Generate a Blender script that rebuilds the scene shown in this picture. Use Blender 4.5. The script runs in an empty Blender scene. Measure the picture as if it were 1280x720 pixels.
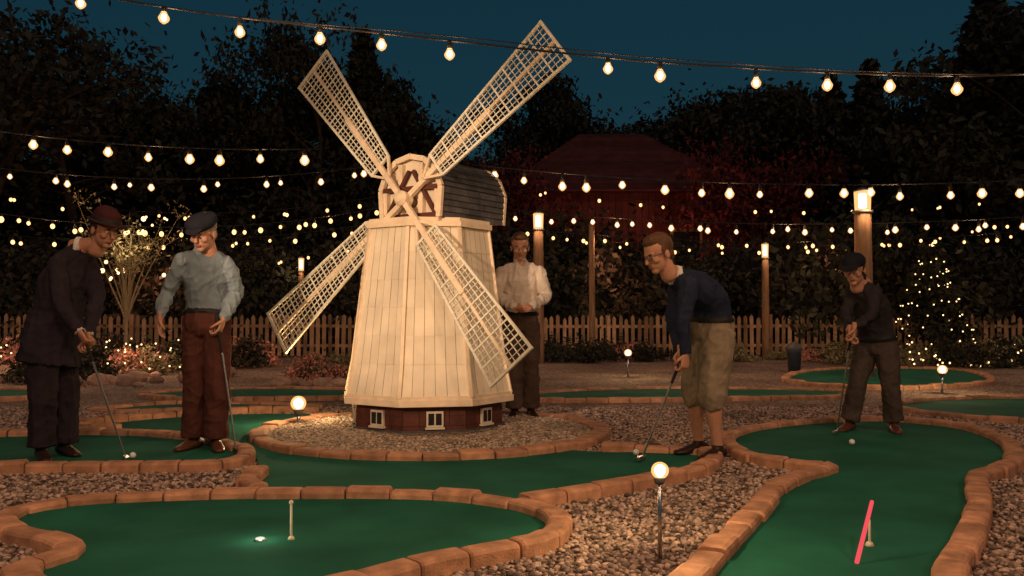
import bpy, math, random
import numpy as np
from mathutils import Vector, Matrix, noise
from mathutils.bvhtree import BVHTree
from mathutils.geometry import tessellate_polygon
random.seed(7); np.random.seed(7)
V=Vector
sc=bpy.context.scene
COL=sc.collection
# ---------------------------------------------------------------- camera / survey
F=1100.0; CH=1.0; PITCH=math.atan(33/F)
FW=V((0,math.cos(PITCH),math.sin(PITCH))); UP=V((0,-math.sin(PITCH),math.cos(PITCH)))
def ray(px,py): return V((1,0,0))*(px-640)+UP*(360-py)+FW*F
def G(px,py,z=0.0):
    d=ray(px,py); t=(z-CH)/d.z
    return V((d.x*t,d.y*t,z))
def P(px,py,dep):
    d=ray(px,py); t=dep/d.y
    return V((d.x*t,dep,CH+d.z*t))
cam=bpy.data.cameras.new("camera"); co=bpy.data.objects.new("camera",cam); COL.objects.link(co)
co.location=(0,0,CH); co.rotation_euler=(math.pi/2+PITCH,0,0)
cam.sensor_width=36; cam.lens=F/1280*36; cam.clip_end=500; cam.clip_start=0.05
sc.camera=co
sc.view_settings.view_transform='Standard'; sc.view_settings.look='None'
sc.view_settings.exposure=0
# ---------------------------------------------------------------- materials
def nmat(name,col,rough=0.8,var=0.25,scale=20.0,bump=0.2,bscale=None,metal=0.0,island=0.0,spec=0.3,dist=0.01,stretch=None,sheen=0):
    m=bpy.data.materials.new(name); m.use_nodes=True
    nt=m.node_tree; N=nt.nodes; L=nt.links; b=N['Principled BSDF']
    b.inputs['Roughness'].default_value=rough; b.inputs['Metallic'].default_value=metal
    b.inputs['Specular IOR Level'].default_value=spec
    tc=N.new('ShaderNodeTexCoord'); src=tc.outputs['Object']
    if stretch:
        mp=N.new('ShaderNodeMapping'); mp.inputs['Scale'].default_value=stretch; L.new(src,mp.inputs[0]); src=mp.outputs[0]
    nz=N.new('ShaderNodeTexNoise'); nz.inputs['Scale'].default_value=scale; nz.inputs['Detail'].default_value=5
    L.new(src,nz.inputs['Vector'])
    r=N.new('ShaderNodeMapRange'); r.inputs['From Min'].default_value=.3; r.inputs['From Max'].default_value=.7
    r.inputs['To Min'].default_value=1-var; r.inputs['To Max'].default_value=1+var
    L.new(nz.outputs['Fac'],r.inputs['Value'])
    fac=r.outputs[0]
    if island>0:
        g=N.new('ShaderNodeNewGeometry'); r2=N.new('ShaderNodeMapRange')
        r2.inputs['To Min'].default_value=1-island; r2.inputs['To Max'].default_value=1+island
        L.new(g.outputs['Random Per Island'],r2.inputs['Value'])
        mu=N.new('ShaderNodeMath'); mu.operation='MULTIPLY'; L.new(fac,mu.inputs[0]); L.new(r2.outputs[0],mu.inputs[1]); fac=mu.outputs[0]
    vm=N.new('ShaderNodeVectorMath'); vm.operation='SCALE'; vm.inputs[0].default_value=col[:3]
    L.new(fac,vm.inputs['Scale']); L.new(vm.outputs[0],b.inputs['Base Color'])
    if bump>0:
        n2=N.new('ShaderNodeTexNoise'); n2.inputs['Scale'].default_value=bscale or scale*4; n2.inputs['Detail'].default_value=4
        L.new(src,n2.inputs['Vector'])
        bp=N.new('ShaderNodeBump'); bp.inputs['Strength'].default_value=bump; bp.inputs['Distance'].default_value=dist
        L.new(n2.outputs['Fac'],bp.inputs['Height']); L.new(bp.outputs[0],b.inputs['Normal'])
    return m
def emat(name,col,st,sample=False):
    m=bpy.data.materials.new(name); m.use_nodes=True; nt=m.node_tree; nt.nodes.clear()
    e=nt.nodes.new('ShaderNodeEmission'); e.inputs[0].default_value=(*col,1); e.inputs[1].default_value=st
    o=nt.nodes.new('ShaderNodeOutputMaterial'); nt.links.new(e.outputs[0],o.inputs[0])
    m.cycles.emission_sampling='AUTO' if sample else 'NONE'
    return m
def glassmat(name,col,st,tr=0.6):
    m=bpy.data.materials.new(name); m.use_nodes=True; nt=m.node_tree; nt.nodes.clear()
    e=nt.nodes.new('ShaderNodeEmission'); e.inputs[0].default_value=(*col,1); e.inputs[1].default_value=st
    t=nt.nodes.new('ShaderNodeBsdfTransparent'); x=nt.nodes.new('ShaderNodeMixShader'); x.inputs[0].default_value=1-tr
    o=nt.nodes.new('ShaderNodeOutputMaterial')
    nt.links.new(t.outputs[0],x.inputs[1]); nt.links.new(e.outputs[0],x.inputs[2]); nt.links.new(x.outputs[0],o.inputs[0])
    m.cycles.emission_sampling='NONE'
    return m
M={}
M['kerb']=nmat('kerb_brick',(.45,.225,.13),.85,.34,11,.6,90,island=.22,dist=.007)
M['turf']=nmat('turf',(.016,.118,.074),.95,.26,2.0,.6,420,spec=.1,dist=.006)
M['board']=nmat('cream_board',(.76,.64,.47),.6,.12,4,.3,40,island=.06,dist=.003)
M['trim']=nmat('trim_wood',(.76,.60,.42),.6,.12,10,.3,40,island=.08)
M['brown']=nmat('brown_base',(.10,.030,.02),.7,.2,12,.3,60,island=.1)
M['dark']=nmat('dark_siding',(.085,.080,.080),.75,.3,9,.4,50,island=.3)
M['white']=nmat('white_paint',(.72,.62,.48),.5,.1,20,.1)
M['lattice']=nmat('lattice_paint',(.76,.71,.56),.6,.15,20,.1)
M['glass']=nmat('window_dark',(.02,.02,.025),.15,.1,4,0)
M['metal']=nmat('steel',(.55,.55,.55),.25,.05,20,0,metal=1)
M['black']=nmat('black_rubber',(.01,.01,.01),.6,.1,20,.1)
M['fence']=nmat('fence_wood',(.30,.18,.11),.85,.3,5,.4,60,island=.45)
M['post']=nmat('post_wood',(.20,.11,.06),.85,.35,4,.6,30,stretch=(5,5,.6))
M['bark']=nmat('bark',(.05,.035,.025),.9,.4,5,.8,20,dist=.03)
M['leaf']=nmat('leaf_dark',(.026,.026,.016),.8,.2,1.5,0,island=.6)
M['leafred']=nmat('leaf_red',(.09,.014,.014),.8,.2,1.5,0,island=.6)
M['leafpale']=nmat('leaf_pale',(.18,.15,.075),.7,.2,1.5,0,island=.5)
M['flower']=nmat('flower',(.55,.24,.18),.8,.3,3,0,island=.6)
M['stone']=nmat('stone',(.34,.22,.17),.9,.3,6,.7,30,island=.3)
M['barn']=nmat('barn_red_boards',(.075,.015,.013),.85,.3,2,.5,20,island=.25)
M['barnroof']=nmat('barn_roof_shingle',(.070,.018,.018),.9,.3,3,.6,15,island=.25)
M['bulbcore']=emat('bulb_filament',(1,.80,.50),22)
M['bulbglass']=glassmat('bulb_glass',(1,.48,.16),1.7,.4)
M['fairy']=emat('fairy_bulb',(1,.62,.28),3.2)
M['smallb']=emat('small_bulb',(1,.55,.21),2.6)
M['lampcore']=emat('lamp_core',(1,.9,.62),18)
M['cable']=nmat('cable',(.012,.01,.01),.6,.1,5,0)
M['skin']=nmat('skin',(.50,.25,.16),.55,.08,30,.1,spec=.35)
M['skin2']=nmat('skin_tan',(.44,.21,.13),.55,.08,30,.1,spec=.35)
M['hair']=nmat('hair_dark',(.03,.015,.01),.6,.3,60,.6,150)
M['hairg']=nmat('hair_brown',(.10,.045,.02),.6,.3,60,.6,150)
M['hairs']=nmat('hair_silver',(.26,.22,.19),.6,.3,60,.6,150)
M['lips']=nmat('lips',(.34,.11,.085),.5,.05,30,0)
M['eye']=nmat('eye',(.02,.012,.01),.2,.05,30,0)
M['sclera']=nmat('sclera',(.6,.55,.5),.3,.03,30,0)
def cloth(n,c,v=.22): return nmat(n,c,.92,v,7,.5,220,dist=.004,spec=.15)
# ---------------------------------------------------------------- mesh builder
class MB:
    def __init__(s): s.v=[];s.f=[];s.m=[];s.mats=[]
    def mi(s,mat):
        if mat not in s.mats: s.mats.append(mat)
        return s.mats.index(mat)
    def add(s,vs,fs,mat):
        o=len(s.v); k=s.mi(mat); s.v+= [tuple(x) for x in vs]
        for f in fs: s.f.append(tuple(i+o for i in f)); s.m.append(k)
    def box(s,c,size,mat,rot=None,bev=0):
        hx,hy,hz=[a/2 for a in size]; R=rot or Matrix.Identity(3); c=V(c)
        if bev<=0:
            vs=[c+R@V((x*hx,y*hy,z*hz)) for x in(-1,1) for y in(-1,1) for z in(-1,1)]
            s.add(vs,[(0,1,3,2),(4,6,7,5),(0,4,5,1),(2,3,7,6),(0,2,6,4),(1,5,7,3)],mat)
        else:
            b=bev; prof=[(-hx+b,-hy),(hx-b,-hy),(hx,-hy+b),(hx,hy-b),(hx-b,hy),(-hx+b,hy),(-hx,hy-b),(-hx,-hy+b)]
            vs=[];lv=[(-hz,1-b/max(hx,hy)),(-hz+b,1),(hz-b,1),(hz,1-b/max(hx,hy))]
            for z,k in lv:
                for x,y in prof: vs.append(c+R@V((x*k,y*k,z)))
            fs=[]
            for l in range(3):
                for i in range(8): j=(i+1)%8; fs.append((l*8+i,l*8+j,l*8+8+j,l*8+8+i))
            fs.append(tuple(range(7,-1,-1))); fs.append(tuple(range(24,32)))
            s.add(vs,fs,mat)
    def beam(s,a,b,w,h,mat,up=V((0,0,1))):
        a=V(a);b=V(b);t=(b-a);l=t.length;t.normalize()
        sd=t.cross(V(up)); 
        if sd.length<1e-4: sd=V((1,0,0))
        sd.normalize(); u=sd.cross(t)
        R=Matrix((sd,t,u)).transposed()
        s.box((a+b)/2,(w,l,h),mat,R)
    def loft(s,pts,rad,mat,side=V((1,0,0)),n=12,sub=1,cap=.8,flat=False):
        pts=[V(p) for p in pts]; rad=[(r,r) if not isinstance(r,(tuple,list)) else tuple(r) for r in rad]
        sides=[V(x) for x in side] if isinstance(side,list) else [V(side)]*len(pts)
        if sub>1:
            NP=[];NR=[];NS=[]
            K=len(pts)
            def cr(a,b,c,d,t): return 0.5*((2*b)+(c-a)*t+(2*a-5*b+4*c-d)*t*t+(3*b-a-3*c+d)*t**3)
            for i in range(K-1):
                i0=max(i-1,0);i3=min(i+2,K-1)
                for k in range(sub):
                    t=k/sub
                    NP.append(cr(pts[i0],pts[i],pts[i+1],pts[i3],t))
                    NR.append(tuple(max(.001,cr(rad[i0][j],rad[i][j],rad[i+1][j],rad[i3][j],t)) for j in(0,1)))
                    NS.append(sides[i].lerp(sides[i+1],t))
            NP.append(pts[-1]);NR.append(rad[-1]);NS.append(sides[-1]); pts,rad,sides=NP,NR,NS
        K=len(pts); rings=[]
        def ring(c,t,sd,a,b):
            x=sd-t*sd.dot(t)
            if x.length<1e-4: x=t.orthogonal()
            x.normalize(); y=t.cross(x)
            return [c+x*(a*math.cos(2*math.pi*i/n))+y*(b*math.sin(2*math.pi*i/n)) for i in range(n)]
        T=[]
        for i in range(K):
            t=(pts[min(i+1,K-1)]-pts[max(i-1,0)]); t.normalize(); T.append(t)
        r0=(rad[0][0]+rad[0][1])/2*cap; r1=(rad[-1][0]+rad[-1][1])/2*cap
        if cap>0:
            for a in(60,30):
                k=math.cos(math.radians(a)); rings.append(ring(pts[0]-T[0]*r0*math.sin(math.radians(a)),T[0],sides[0],rad[0][0]*k,rad[0][1]*k))
        for i in range(K): rings.append(ring(pts[i],T[i],sides[i],*rad[i]))
        if cap>0:
            for a in(30,60):
                k=math.cos(math.radians(a)); rings.append(ring(pts[-1]+T[-1]*r1*math.sin(math.radians(a)),T[-1],sides[-1],rad[-1][0]*k,rad[-1][1]*k))
        vs=[p for r in rings for p in r]; fs=[]
        for l in range(len(rings)-1):
            for i in range(n): j=(i+1)%n; fs.append((l*n+i,l*n+j,l*n+n+j,l*n+n+i))
        a0=len(vs); vs.append(pts[0]-T[0]*r0 if cap>0 else pts[0]); vs.append(pts[-1]+T[-1]*r1 if cap>0 else pts[-1])
        q=(len(rings)-1)*n
        for i in range(n): j=(i+1)%n; fs.append((a0,j,i)); fs.append((a0+1,q+i,q+j))
        s.add(vs,fs,mat)
    def ell(s,c,r,mat,R=None,nu=16,nv=10):
        c=V(c);R=R or Matrix.Identity(3); vs=[];fs=[]
        for j in range(1,nv):
            th=math.pi*j/nv
            for i in range(nu):
                ph=2*math.pi*i/nu
                vs.append(c+R@V((r[0]*math.sin(th)*math.cos(ph),r[1]*math.sin(th)*math.sin(ph),r[2]*math.cos(th))))
        for j in range(nv-2):
            for i in range(nu): k=(i+1)%nu; fs.append((j*nu+i,(j+1)*nu+i,(j+1)*nu+k,j*nu+k))
        t=len(vs); vs+= [c+R@V((0,0,r[2])),c+R@V((0,0,-r[2]))]
        for i in range(nu): k=(i+1)%nu; fs.append((t,i,k)); fs.append((t+1,(nv-2)*nu+k,(nv-2)*nu+i))
        s.add(vs,fs,mat)
    def obj(s,name,parent=None,smooth=False):
        me=bpy.data.meshes.new(name)
        me.from_pydata(s.v,[],s.f); 
        for m in s.mats: me.materials.append(m)
        me.polygons.foreach_set('material_index',s.m)
        if smooth: me.polygons.foreach_set('use_smooth',[True]*len(s.f))
        me.update()
        ob=bpy.data.objects.new(name,me); COL.objects.link(ob)
        if parent: ob.parent=parent
        return ob
def empty(name,loc=(0,0,0)):
    e=bpy.data.objects.new(name,None); COL.objects.link(e); e.empty_display_size=.1
    return e
def point(name,loc,e,col=(1,.62,.32),r=.04,parent=None):
    l=bpy.data.lights.new(name,'POINT'); l.energy=e; l.color=col; l.shadow_soft_size=r
    o=bpy.data.objects.new(name,l); COL.objects.link(o); o.location=loc
    if parent: o.parent=parent
    return o
# ---------------------------------------------------------------- world + sun
w=bpy.data.worlds.new("World"); sc.world=w; w.use_nodes=True
nt=w.node_tree; bg=nt.nodes['Background']
sky=nt.nodes.new('ShaderNodeTexSky'); sky.sky_type='NISHITA'; sky.sun_disc=False
sky.sun_elevation=math.radians(2); sky.sun_rotation=math.radians(200)
tint=nt.nodes.new('ShaderNodeVectorMath'); tint.operation='MULTIPLY'; tint.inputs[1].default_value=(.02,.04,.06)
nt.links.new(sky.outputs[0],tint.inputs[0])
tc=nt.nodes.new('ShaderNodeTexCoord'); sx=nt.nodes.new('ShaderNodeSeparateXYZ'); nt.links.new(tc.outputs['Generated'],sx.inputs[0])
rp=nt.nodes.new('ShaderNodeValToRGB'); nt.links.new(sx.outputs[2],rp.inputs[0])
rp.color_ramp.elements[0].position=0; rp.color_ramp.elements[0].color=(.055,.33,.46,1)
rp.color_ramp.elements[1].position=.5; rp.color_ramp.elements[1].color=(.03,.18,.33,1)
ad=nt.nodes.new('ShaderNodeVectorMath'); ad.operation='ADD'
nt.links.new(tint.outputs[0],ad.inputs[0]); nt.links.new(rp.outputs[0],ad.inputs[1])
nt.links.new(ad.outputs[0],bg.inputs[0]); bg.inputs[1].default_value=.10
sl=bpy.data.lights.new('fill_sun','SUN'); sl.energy=.50; sl.angle=math.radians(8); sl.color=(1,.62,.40)  # soft warm fill added to lift the night scene; no sun is up
so=bpy.data.objects.new('fill_sun',sl); COL.objects.link(so); so.rotation_euler=(math.radians(55),0,math.radians(24))
# ---------------------------------------------------------------- ground
def gravelmat(name,c1,c2,scale):
    m=bpy.data.materials.new(name); m.use_nodes=True; nt=m.node_tree; N=nt.nodes; L=nt.links; b=N['Principled BSDF']
    b.inputs['Roughness'].default_value=.9; b.inputs['Specular IOR Level'].default_value=.2
    tc=N.new('ShaderNodeTexCoord'); vo=N.new('ShaderNodeTexVoronoi'); vo.inputs['Scale'].default_value=scale
    L.new(tc.outputs['Object'],vo.inputs['Vector'])
    sp=N.new('ShaderNodeSeparateColor'); L.new(vo.outputs['Color'],sp.inputs[0])
    mx=N.new('ShaderNodeMix'); mx.data_type='RGBA'; mx.inputs[6].default_value=(*c1,1); mx.inputs[7].default_value=(*c2,1)
    L.new(sp.outputs[0],mx.inputs[0])
    nz=N.new('ShaderNodeTexNoise'); nz.inputs['Scale'].default_value=.9; nz.inputs['Detail'].default_value=5; L.new(tc.outputs['Object'],nz.inputs['Vector'])
    mr=N.new('ShaderNodeMapRange'); mr.inputs['From Min'].default_value=.3; mr.inputs['From Max'].default_value=.7; mr.inputs['To Min'].default_value=.6; mr.inputs['To Max'].default_value=1.3
    L.new(nz.outputs['Fac'],mr.inputs[0])
    vm=N.new('ShaderNodeVectorMath'); vm.operation='SCALE'; L.new(mx.outputs[2],vm.inputs[0]); L.new(mr.outputs[0],vm.inputs['Scale']); L.new(vm.outputs[0],b.inputs['Base Color'])
    iv=N.new('ShaderNodeMath'); iv.operation='SUBTRACT'; iv.inputs[0].default_value=1; L.new(vo.outputs['Distance'],iv.inputs[1])
    bp=N.new('ShaderNodeBump'); bp.inputs['Strength'].default_value=1; bp.inputs['Distance'].default_value=.03; L.new(iv.outputs[0],bp.inputs['Height']); L.new(bp.outputs[0],b.inputs['Normal'])
    return m
M['gravel']=gravelmat('gravel_ground',(.06,.04,.032),(.46,.32,.25),42)
M['gravel2']=gravelmat('gravel_island',(.12,.085,.06),(.55,.42,.31),55)
M['pebble']=nmat('pebble',(.31,.215,.17),.85,.2,30,.2,island=.85)
mb=MB(); S=250
mb.add([(-S,-20,0),(S,-20,0),(S,300,0),(-S,300,0)],[(0,1,2,3)],M['gravel']); mb.obj('ground')
def crclosed(pts,sub=10):
    out=[];K=len(pts)
    for i in range(K):
        a,b,c,d=pts[i-1],pts[i],pts[(i+1)%K],pts[(i+2)%K]
        for k in range(sub):
            t=k/sub; out.append(0.5*((2*b)+(c-a)*t+(2*a-5*b+4*c-d)*t*t+(3*b-a-3*c+d)*t**3))
    return out
def cropen(pts,sub=10):
    out=[];K=len(pts)
    for i in range(K-1):
        a,b,c,d=pts[max(i-1,0)],pts[i],pts[i+1],pts[min(i+2,K-1)]
        for k in range(sub):
            t=k/sub; out.append(0.5*((2*b)+(c-a)*t+(2*a-5*b+4*c-d)*t*t+(3*b-a-3*c+d)*t**3))
    return out+[pts[-1]]
def kerb(mb,path,closed,wd=.12,h=.075,bl=.24,gap=.007,z0=-.01):
    pts=[V((p.x,p.y,0)) for p in path]
    if closed: pts.append(pts[0].copy())
    cum=[0]
    for a,b in zip(pts,pts[1:]): cum.append(cum[-1]+(b-a).length)
    tot=cum[-1]; nb=max(1,round(tot/bl)); L=tot/nb
    def at(s):
        s=min(max(s,0),tot)
        k=int(np.searchsorted(cum,s)); k=max(1,min(k,len(pts)-1))
        t=(s-cum[k-1])/max(1e-9,cum[k]-cum[k-1]); return pts[k-1].lerp(pts[k],t)
    def tan(s):
        t=at(s+.03)-at(s-.03)
        if t.length<1e-6: t=V((1,0,0))
        return t.normalized()
    for i in range(nb):
        g_=gap*random.uniform(.4,1.9)
        s0=i*L+g_/2; s1=(i+1)*L-g_/2
        dh=random.uniform(-.009,.009); dn=random.uniform(-.009,.009); jw=random.uniform(.90,1.08)
        w2=wd/2*jw; b=.018
        prof=[(-w2,z0),(-w2,h+dh-b),(-w2+b*.4,h+dh-b*.35),(-w2+b*1.3,h+dh),(w2-b*1.3,h+dh),(w2-b*.4,h+dh-b*.35),(w2,h+dh-b),(w2,z0)]
        secs=[(s0,1-.09),(s0+.010,1),((s0+s1)/2,1.0),(s1-.010,1),(s1,1-.09)]
        vs=[]
        for s_,k in secs:
            c=at(s_);t=tan(s_);nn=V((-t.y,t.x,0)); jz=random.uniform(-.002,.002)
            for a,z in prof: vs.append(c+nn*(a*k+dn)+V((0,0,z if z<0 else z-(1-k)*.06+jz)))
        fs=[];n=8
        for l in range(4):
            for q in range(7): fs.append((l*n+q,l*n+n+q,l*n+n+q+1,l*n+q+1))
        fs.append(tuple(range(n))); fs.append(tuple(range(5*n-1,4*n-1,-1)))
        mb.add(vs,fs,M['kerb'])
GREENS=[]
def green(px,z,kerbs='closed',wd=.12,h=.075,name='putting_green',bl=.24):
    w_=crclosed([G(*p) for p in px]); GREENS.append([(p.x,p.y) for p in w_])
    root=empty(name)
    m1=MB(); poly=[V((p.x,p.y,z)) for p in w_]
    tri=tessellate_polygon([poly]); tri=[t if (poly[t[1]]-poly[t[0]]).cross(poly[t[2]]-poly[t[0]]).z>0 else t[::-1] for t in tri]
    m1.add(poly,tri,M['turf']); m1.obj('turf',root)
    m2=MB()
    if kerbs=='closed': kerb(m2,w_,True,wd,h,bl)
    else:
        for k in kerbs: kerb(m2,cropen([G(*p) for p in k]),False,wd,h,bl)
    m2.obj('kerb_border',root)
A=[(4,664),(28,648),(100,637),(200,631),(320,628),(450,628),(560,631),(640,641),(688,656),(698,672),(676,690),(620,703),(560,714),(500,728),(420,750),(300,775),(150,775),(60,755),(20,728),(70,712),(86,699),(60,687),(20,677)]
green(A,.030)
B=[(85,541),(150,531),(230,524),(330,520),(420,522),(500,535),(600,556),(740,568),(800,569),(865,572),(886,580),(850,599),(780,613),(690,626),(640,650),(560,645),(440,638),(330,634),(300,622),(312,606),(322,592),(318,574),(290,556),(230,546),(150,542)]
green(B,.022,[[(655,636),(700,629),(780,616),(850,601),(880,590),(892,579),(870,571),(800,568),(752,566)],
              [(150,541),(90,541),(110,534),(160,528),(240,521),(330,517),(400,516)],[(322,622),(308,612),(322,598)]])
C=[(-140,552),(0,549),(100,547),(180,548),(250,555),(297,567),(306,580),(270,589),(200,591),(60,591),(-140,593)]
green(C,.026)
D=[(908,560),(930,545),(1000,534),(1100,530),(1190,538),(1248,554),(1270,576),(1256,595),(1222,606),(1226,640),(1212,680),(1188,730),(1160,800),(840,800),(880,722),(930,668),(968,624),(1000,606),(1040,594),(1000,589),(940,579)]
green(D,.030)
green([(120,516),(200,508),(300,507),(400,511),(330,515),(230,516)],.022,h=.05)
green([(185,494),(300,488),(440,490),(446,499),(300,501),(205,500)],.022,h=.05)
green([(640,497),(760,489),(900,488),(1040,491),(1060,497),(900,501),(700,503)],.022,h=.05)
green([(1110,512),(1160,503),(1280,500),(1420,503),(1420,535),(1290,531),(1180,522)],.022,h=.06)
green([(985,478),(1010,466),(1090,462),(1200,465),(1236,480),(1100,487)],.022,h=.06)
green([(-90,492),(20,489),(56,494),(20,501),(-90,503)],.022,h=.05)
# island
IC=V((-.66,7.37,0)); IR=1.40
GREENS.append([(IC.x+math.cos(a)*IR,IC.y+math.sin(a)*IR) for a in np.linspace(0,2*math.pi,48,endpoint=False)])
isl=empty('windmill_island')
mb=MB(); kerb(mb,[IC+V((math.cos(a)*IR,math.sin(a)*IR*1.0,0)) for a in np.linspace(0,2*math.pi,72,endpoint=False)],True,.15,.07,.24)
mb.obj('kerb_ring',isl)
mb=MB(); rings=14; vs=[IC+V((0,0,.06))]
for r in range(1,rings+1):
    for k in range(72):
        a=2*math.pi*k/72; rr=(IR-.04)*r/rings; z=.06-.012*(r/rings)**3+.005*math.sin(r*3+k*1.7)
        vs.append(IC+V((math.cos(a)*rr,math.sin(a)*rr,z)))
fs=[(0,1+k,1+(k+1)%72) for k in range(72)]
for r in range(rings-1):
    for k in range(72):
        a=1+r*72+k;b=1+r*72+(k+1)%72; fs.append((a,a+72,b+72,b))
mb.add(vs,fs,M['gravel2']); mb.obj('gravel_mound',isl,smooth=True)
# ---- loose pebbles
def inside(px,py,poly):
    c=np.zeros(px.shape,bool); n=len(poly); j=n-1
    for i in range(n):
        xi,yi=poly[i];xj,yj=poly[j]
        if yi!=yj:
            c^=((yi>py)!=(yj>py))&(px<(xj-xi)*(py-yi)/(yj-yi)+xi)
        j=i
    return c
import bmesh
bm=bmesh.new(); bmesh.ops.create_icosphere(bm,subdivisions=1,radius=1); tv=np.array([v.co[:] for v in bm.verts]); tf=np.array([[v.index for v in f.verts] for f in bm.faces]); bm.free()
def scatter(name,xy,z,smin,smax,mat):
    n=len(xy); sz=np.random.uniform(smin,smax,(n,1,1))*np.random.uniform(.6,1.25,(n,1,3)); sz[:,:,2]*=.65
    a=np.random.uniform(0,6.28,n); ca,sa=np.cos(a),np.sin(a)
    v=tv[None]*(1+np.random.uniform(-.18,.18,(n,len(tv),1)))*sz
    x=v[:,:,0]*ca[:,None]-v[:,:,1]*sa[:,None]; y=v[:,:,0]*sa[:,None]+v[:,:,1]*ca[:,None]
    v=np.stack([x+xy[:,0:1],y+xy[:,1:2],v[:,:,2]+z[:,None]],-1).reshape(-1,3)
    f=(tf[None]+np.arange(n)[:,None,None]*len(tv)).reshape(-1,3)
    me=bpy.data.meshes.new(name); me.vertices.add(len(v)); me.vertices.foreach_set('co',v.ravel())
    me.loops.add(f.size); me.loops.foreach_set('vertex_index',f.ravel().astype(np.int32))
    me.polygons.add(len(f)); me.polygons.foreach_set('loop_start',np.arange(0,f.size,3,dtype=np.int32)); me.polygons.foreach_set('loop_total',np.full(len(f),3,dtype=np.int32))
    me.materials.append(mat); me.update(calc_edges=True); me.validate()
    o=bpy.data.objects.new(name,me); COL.objects.link(o); return o
y=np.sqrt(np.random.uniform(2.8**2,9.5**2,110000)); x=np.random.uniform(-.68,.68,110000)*y
keep=np.ones(len(x),bool)
for g in GREENS: keep&=~inside(x,y,g)
xy=np.stack([x[keep],y[keep]],-1)
scatter('gravel',xy,np.random.uniform(.0,.010,len(xy)),.008,.019,M['pebble'])
a=np.random.uniform(0,6.28,9000); r=np.sqrt(np.random.uniform(.55**2,1.3**2,9000))
scatter('island_gravel',np.stack([IC.x+r*np.cos(a),IC.y+r*np.sin(a)],-1),.06-.012*(r/IR)**3,.007,.016,nmat('pebble_light',(.40,.30,.22),.85,.2,30,.2,island=.6))
# ---------------------------------------------------------------- windmill
WC=V((-.735,7.66,0)); TH=math.radians(34)
n_=V((-math.sin(TH),-math.cos(TH),0)); u_=V((math.cos(TH),-math.sin(TH),0))
wm=empty('windmill')
def octa(R,z,k): 
    a=math.radians(22.5+45*k)+math.atan2(n_.y,n_.x); return WC+V((R*math.cos(a),R*math.sin(a),z))
def wall(mb,z0,z1,R0,R1,rows,mat,lip=.010,nseg=4,jit=.12):
    for k in range(8):
        for r in range(rows):
            ta=r/rows;tb=(r+1)/rows
            za=z0+(z1-z0)*ta;zb=z0+(z1-z0)*tb;Ra=R0+(R1-R0)*ta;Rb=R0+(R1-R0)*tb
            p0,p1=octa(Ra+lip,za,k),octa(Ra+lip,za,k+1); q0,q1=octa(Rb,zb,k),octa(Rb,zb,k+1); i0,i1=octa(Ra-.002,za,k),octa(Ra-.002,za,k+1)
            cuts=[0]+[min(1,max(0,(j+random.uniform(-jit,jit))/nseg)) for j in range(1,nseg)]+[1]
            for c0,c1 in zip(cuts,cuts[1:]):
                g=.0016/(p1-p0).length; c0_=c0+g;c1_=c1-g
                o_=((p0+p1)/2-WC); o_.z=0; o_=o_.normalized()*random.uniform(0,.0022)
                mb.add([p0.lerp(p1,c0_)+o_,p0.lerp(p1,c1_)+o_,q0.lerp(q1,c1_)+o_,q0.lerp(q1,c0_)+o_,i0.lerp(i1,c0_),i0.lerp(i1,c1_)],[(0,1,2,3),(4,5,1,0)],mat)
mb=MB()
ZB,ZM,ZT=.335,.60,1.74; RB,RM,RT=.735,.680,.535
core=[];
for z,R in((.03,.64),(.31,.64),(ZB,RB-.02),(ZM,RM-.02),(ZT,RT-.02)):
    core+= [octa(R,z,k) for k in range(8)]
mb.add(core,[(l*8+k,l*8+(k+1)%8,l*8+8+(k+1)%8,l*8+8+k) for l in range(4) for k in range(8)],M['post'])
wall(mb,ZB,ZM,RB,RM,1,M['board'],.004,6,.0); wall(mb,ZM,ZT,RM,RT,5,M['board'],.004,6,.0)
for k in range(8):
    for za,ra,zb,rb in((ZB,RB,ZM,RM),(ZM,RM,ZT,RT)):
        mb.beam(octa(ra+.008,za,k),octa(rb+.008,zb,k),.028,.022,M['trim'],up=octa(1,0,k)-WC)
def band(mb,z,h,R,t,mat):
    vs=[]
    for zz,RR in((z,R-t),(z,R),(z+h,R),(z+h,R-t)): vs+=[octa(RR,zz,k) for k in range(8)]
    mb.add(vs,[(l*8+k,l*8+(k+1)%8,((l+1)%4)*8+(k+1)%8,((l+1)%4)*8+k) for l in range(4) for k in range(8)],mat)
band(mb,.270,.05,.765,.12,M['trim']); band(mb,.320,.03,.750,.08,M['trim'])
band(mb,ZT-.02,.045,RT+.04,.55,M['trim']); band(mb,ZT+.025,.03,RT+.02,.54,M['trim'])
mb.obj('tower',wm)
mb=MB(); wall(mb,.03,.272,.665,.655,3,M['brown'],.006); band(mb,.04,.035,.69,.05,M['dark'])
for k in range(8):
    a,b=octa(.672,.165,k),octa(.672,.165,k+1); mid=(a+b)/2; t=(b-a).normalized(); o=(mid-WC); o.z=0; o.normalize()
    R=Matrix((t,o,V((0,0,1)))).transposed()
    mb.box(mid+o*.008,(.135,.02,.125),M['white'],R)
    for sx in(-1,1): mb.box(mid+o*.020+t*sx*.030,(.046,.006,.092),M['glass'],R)
    mb.box(mid+o*.014+V((0,0,-.072)),(.155,.035,.015),M['white'],R)
mb.obj('base_with_windows',wm)
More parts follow.
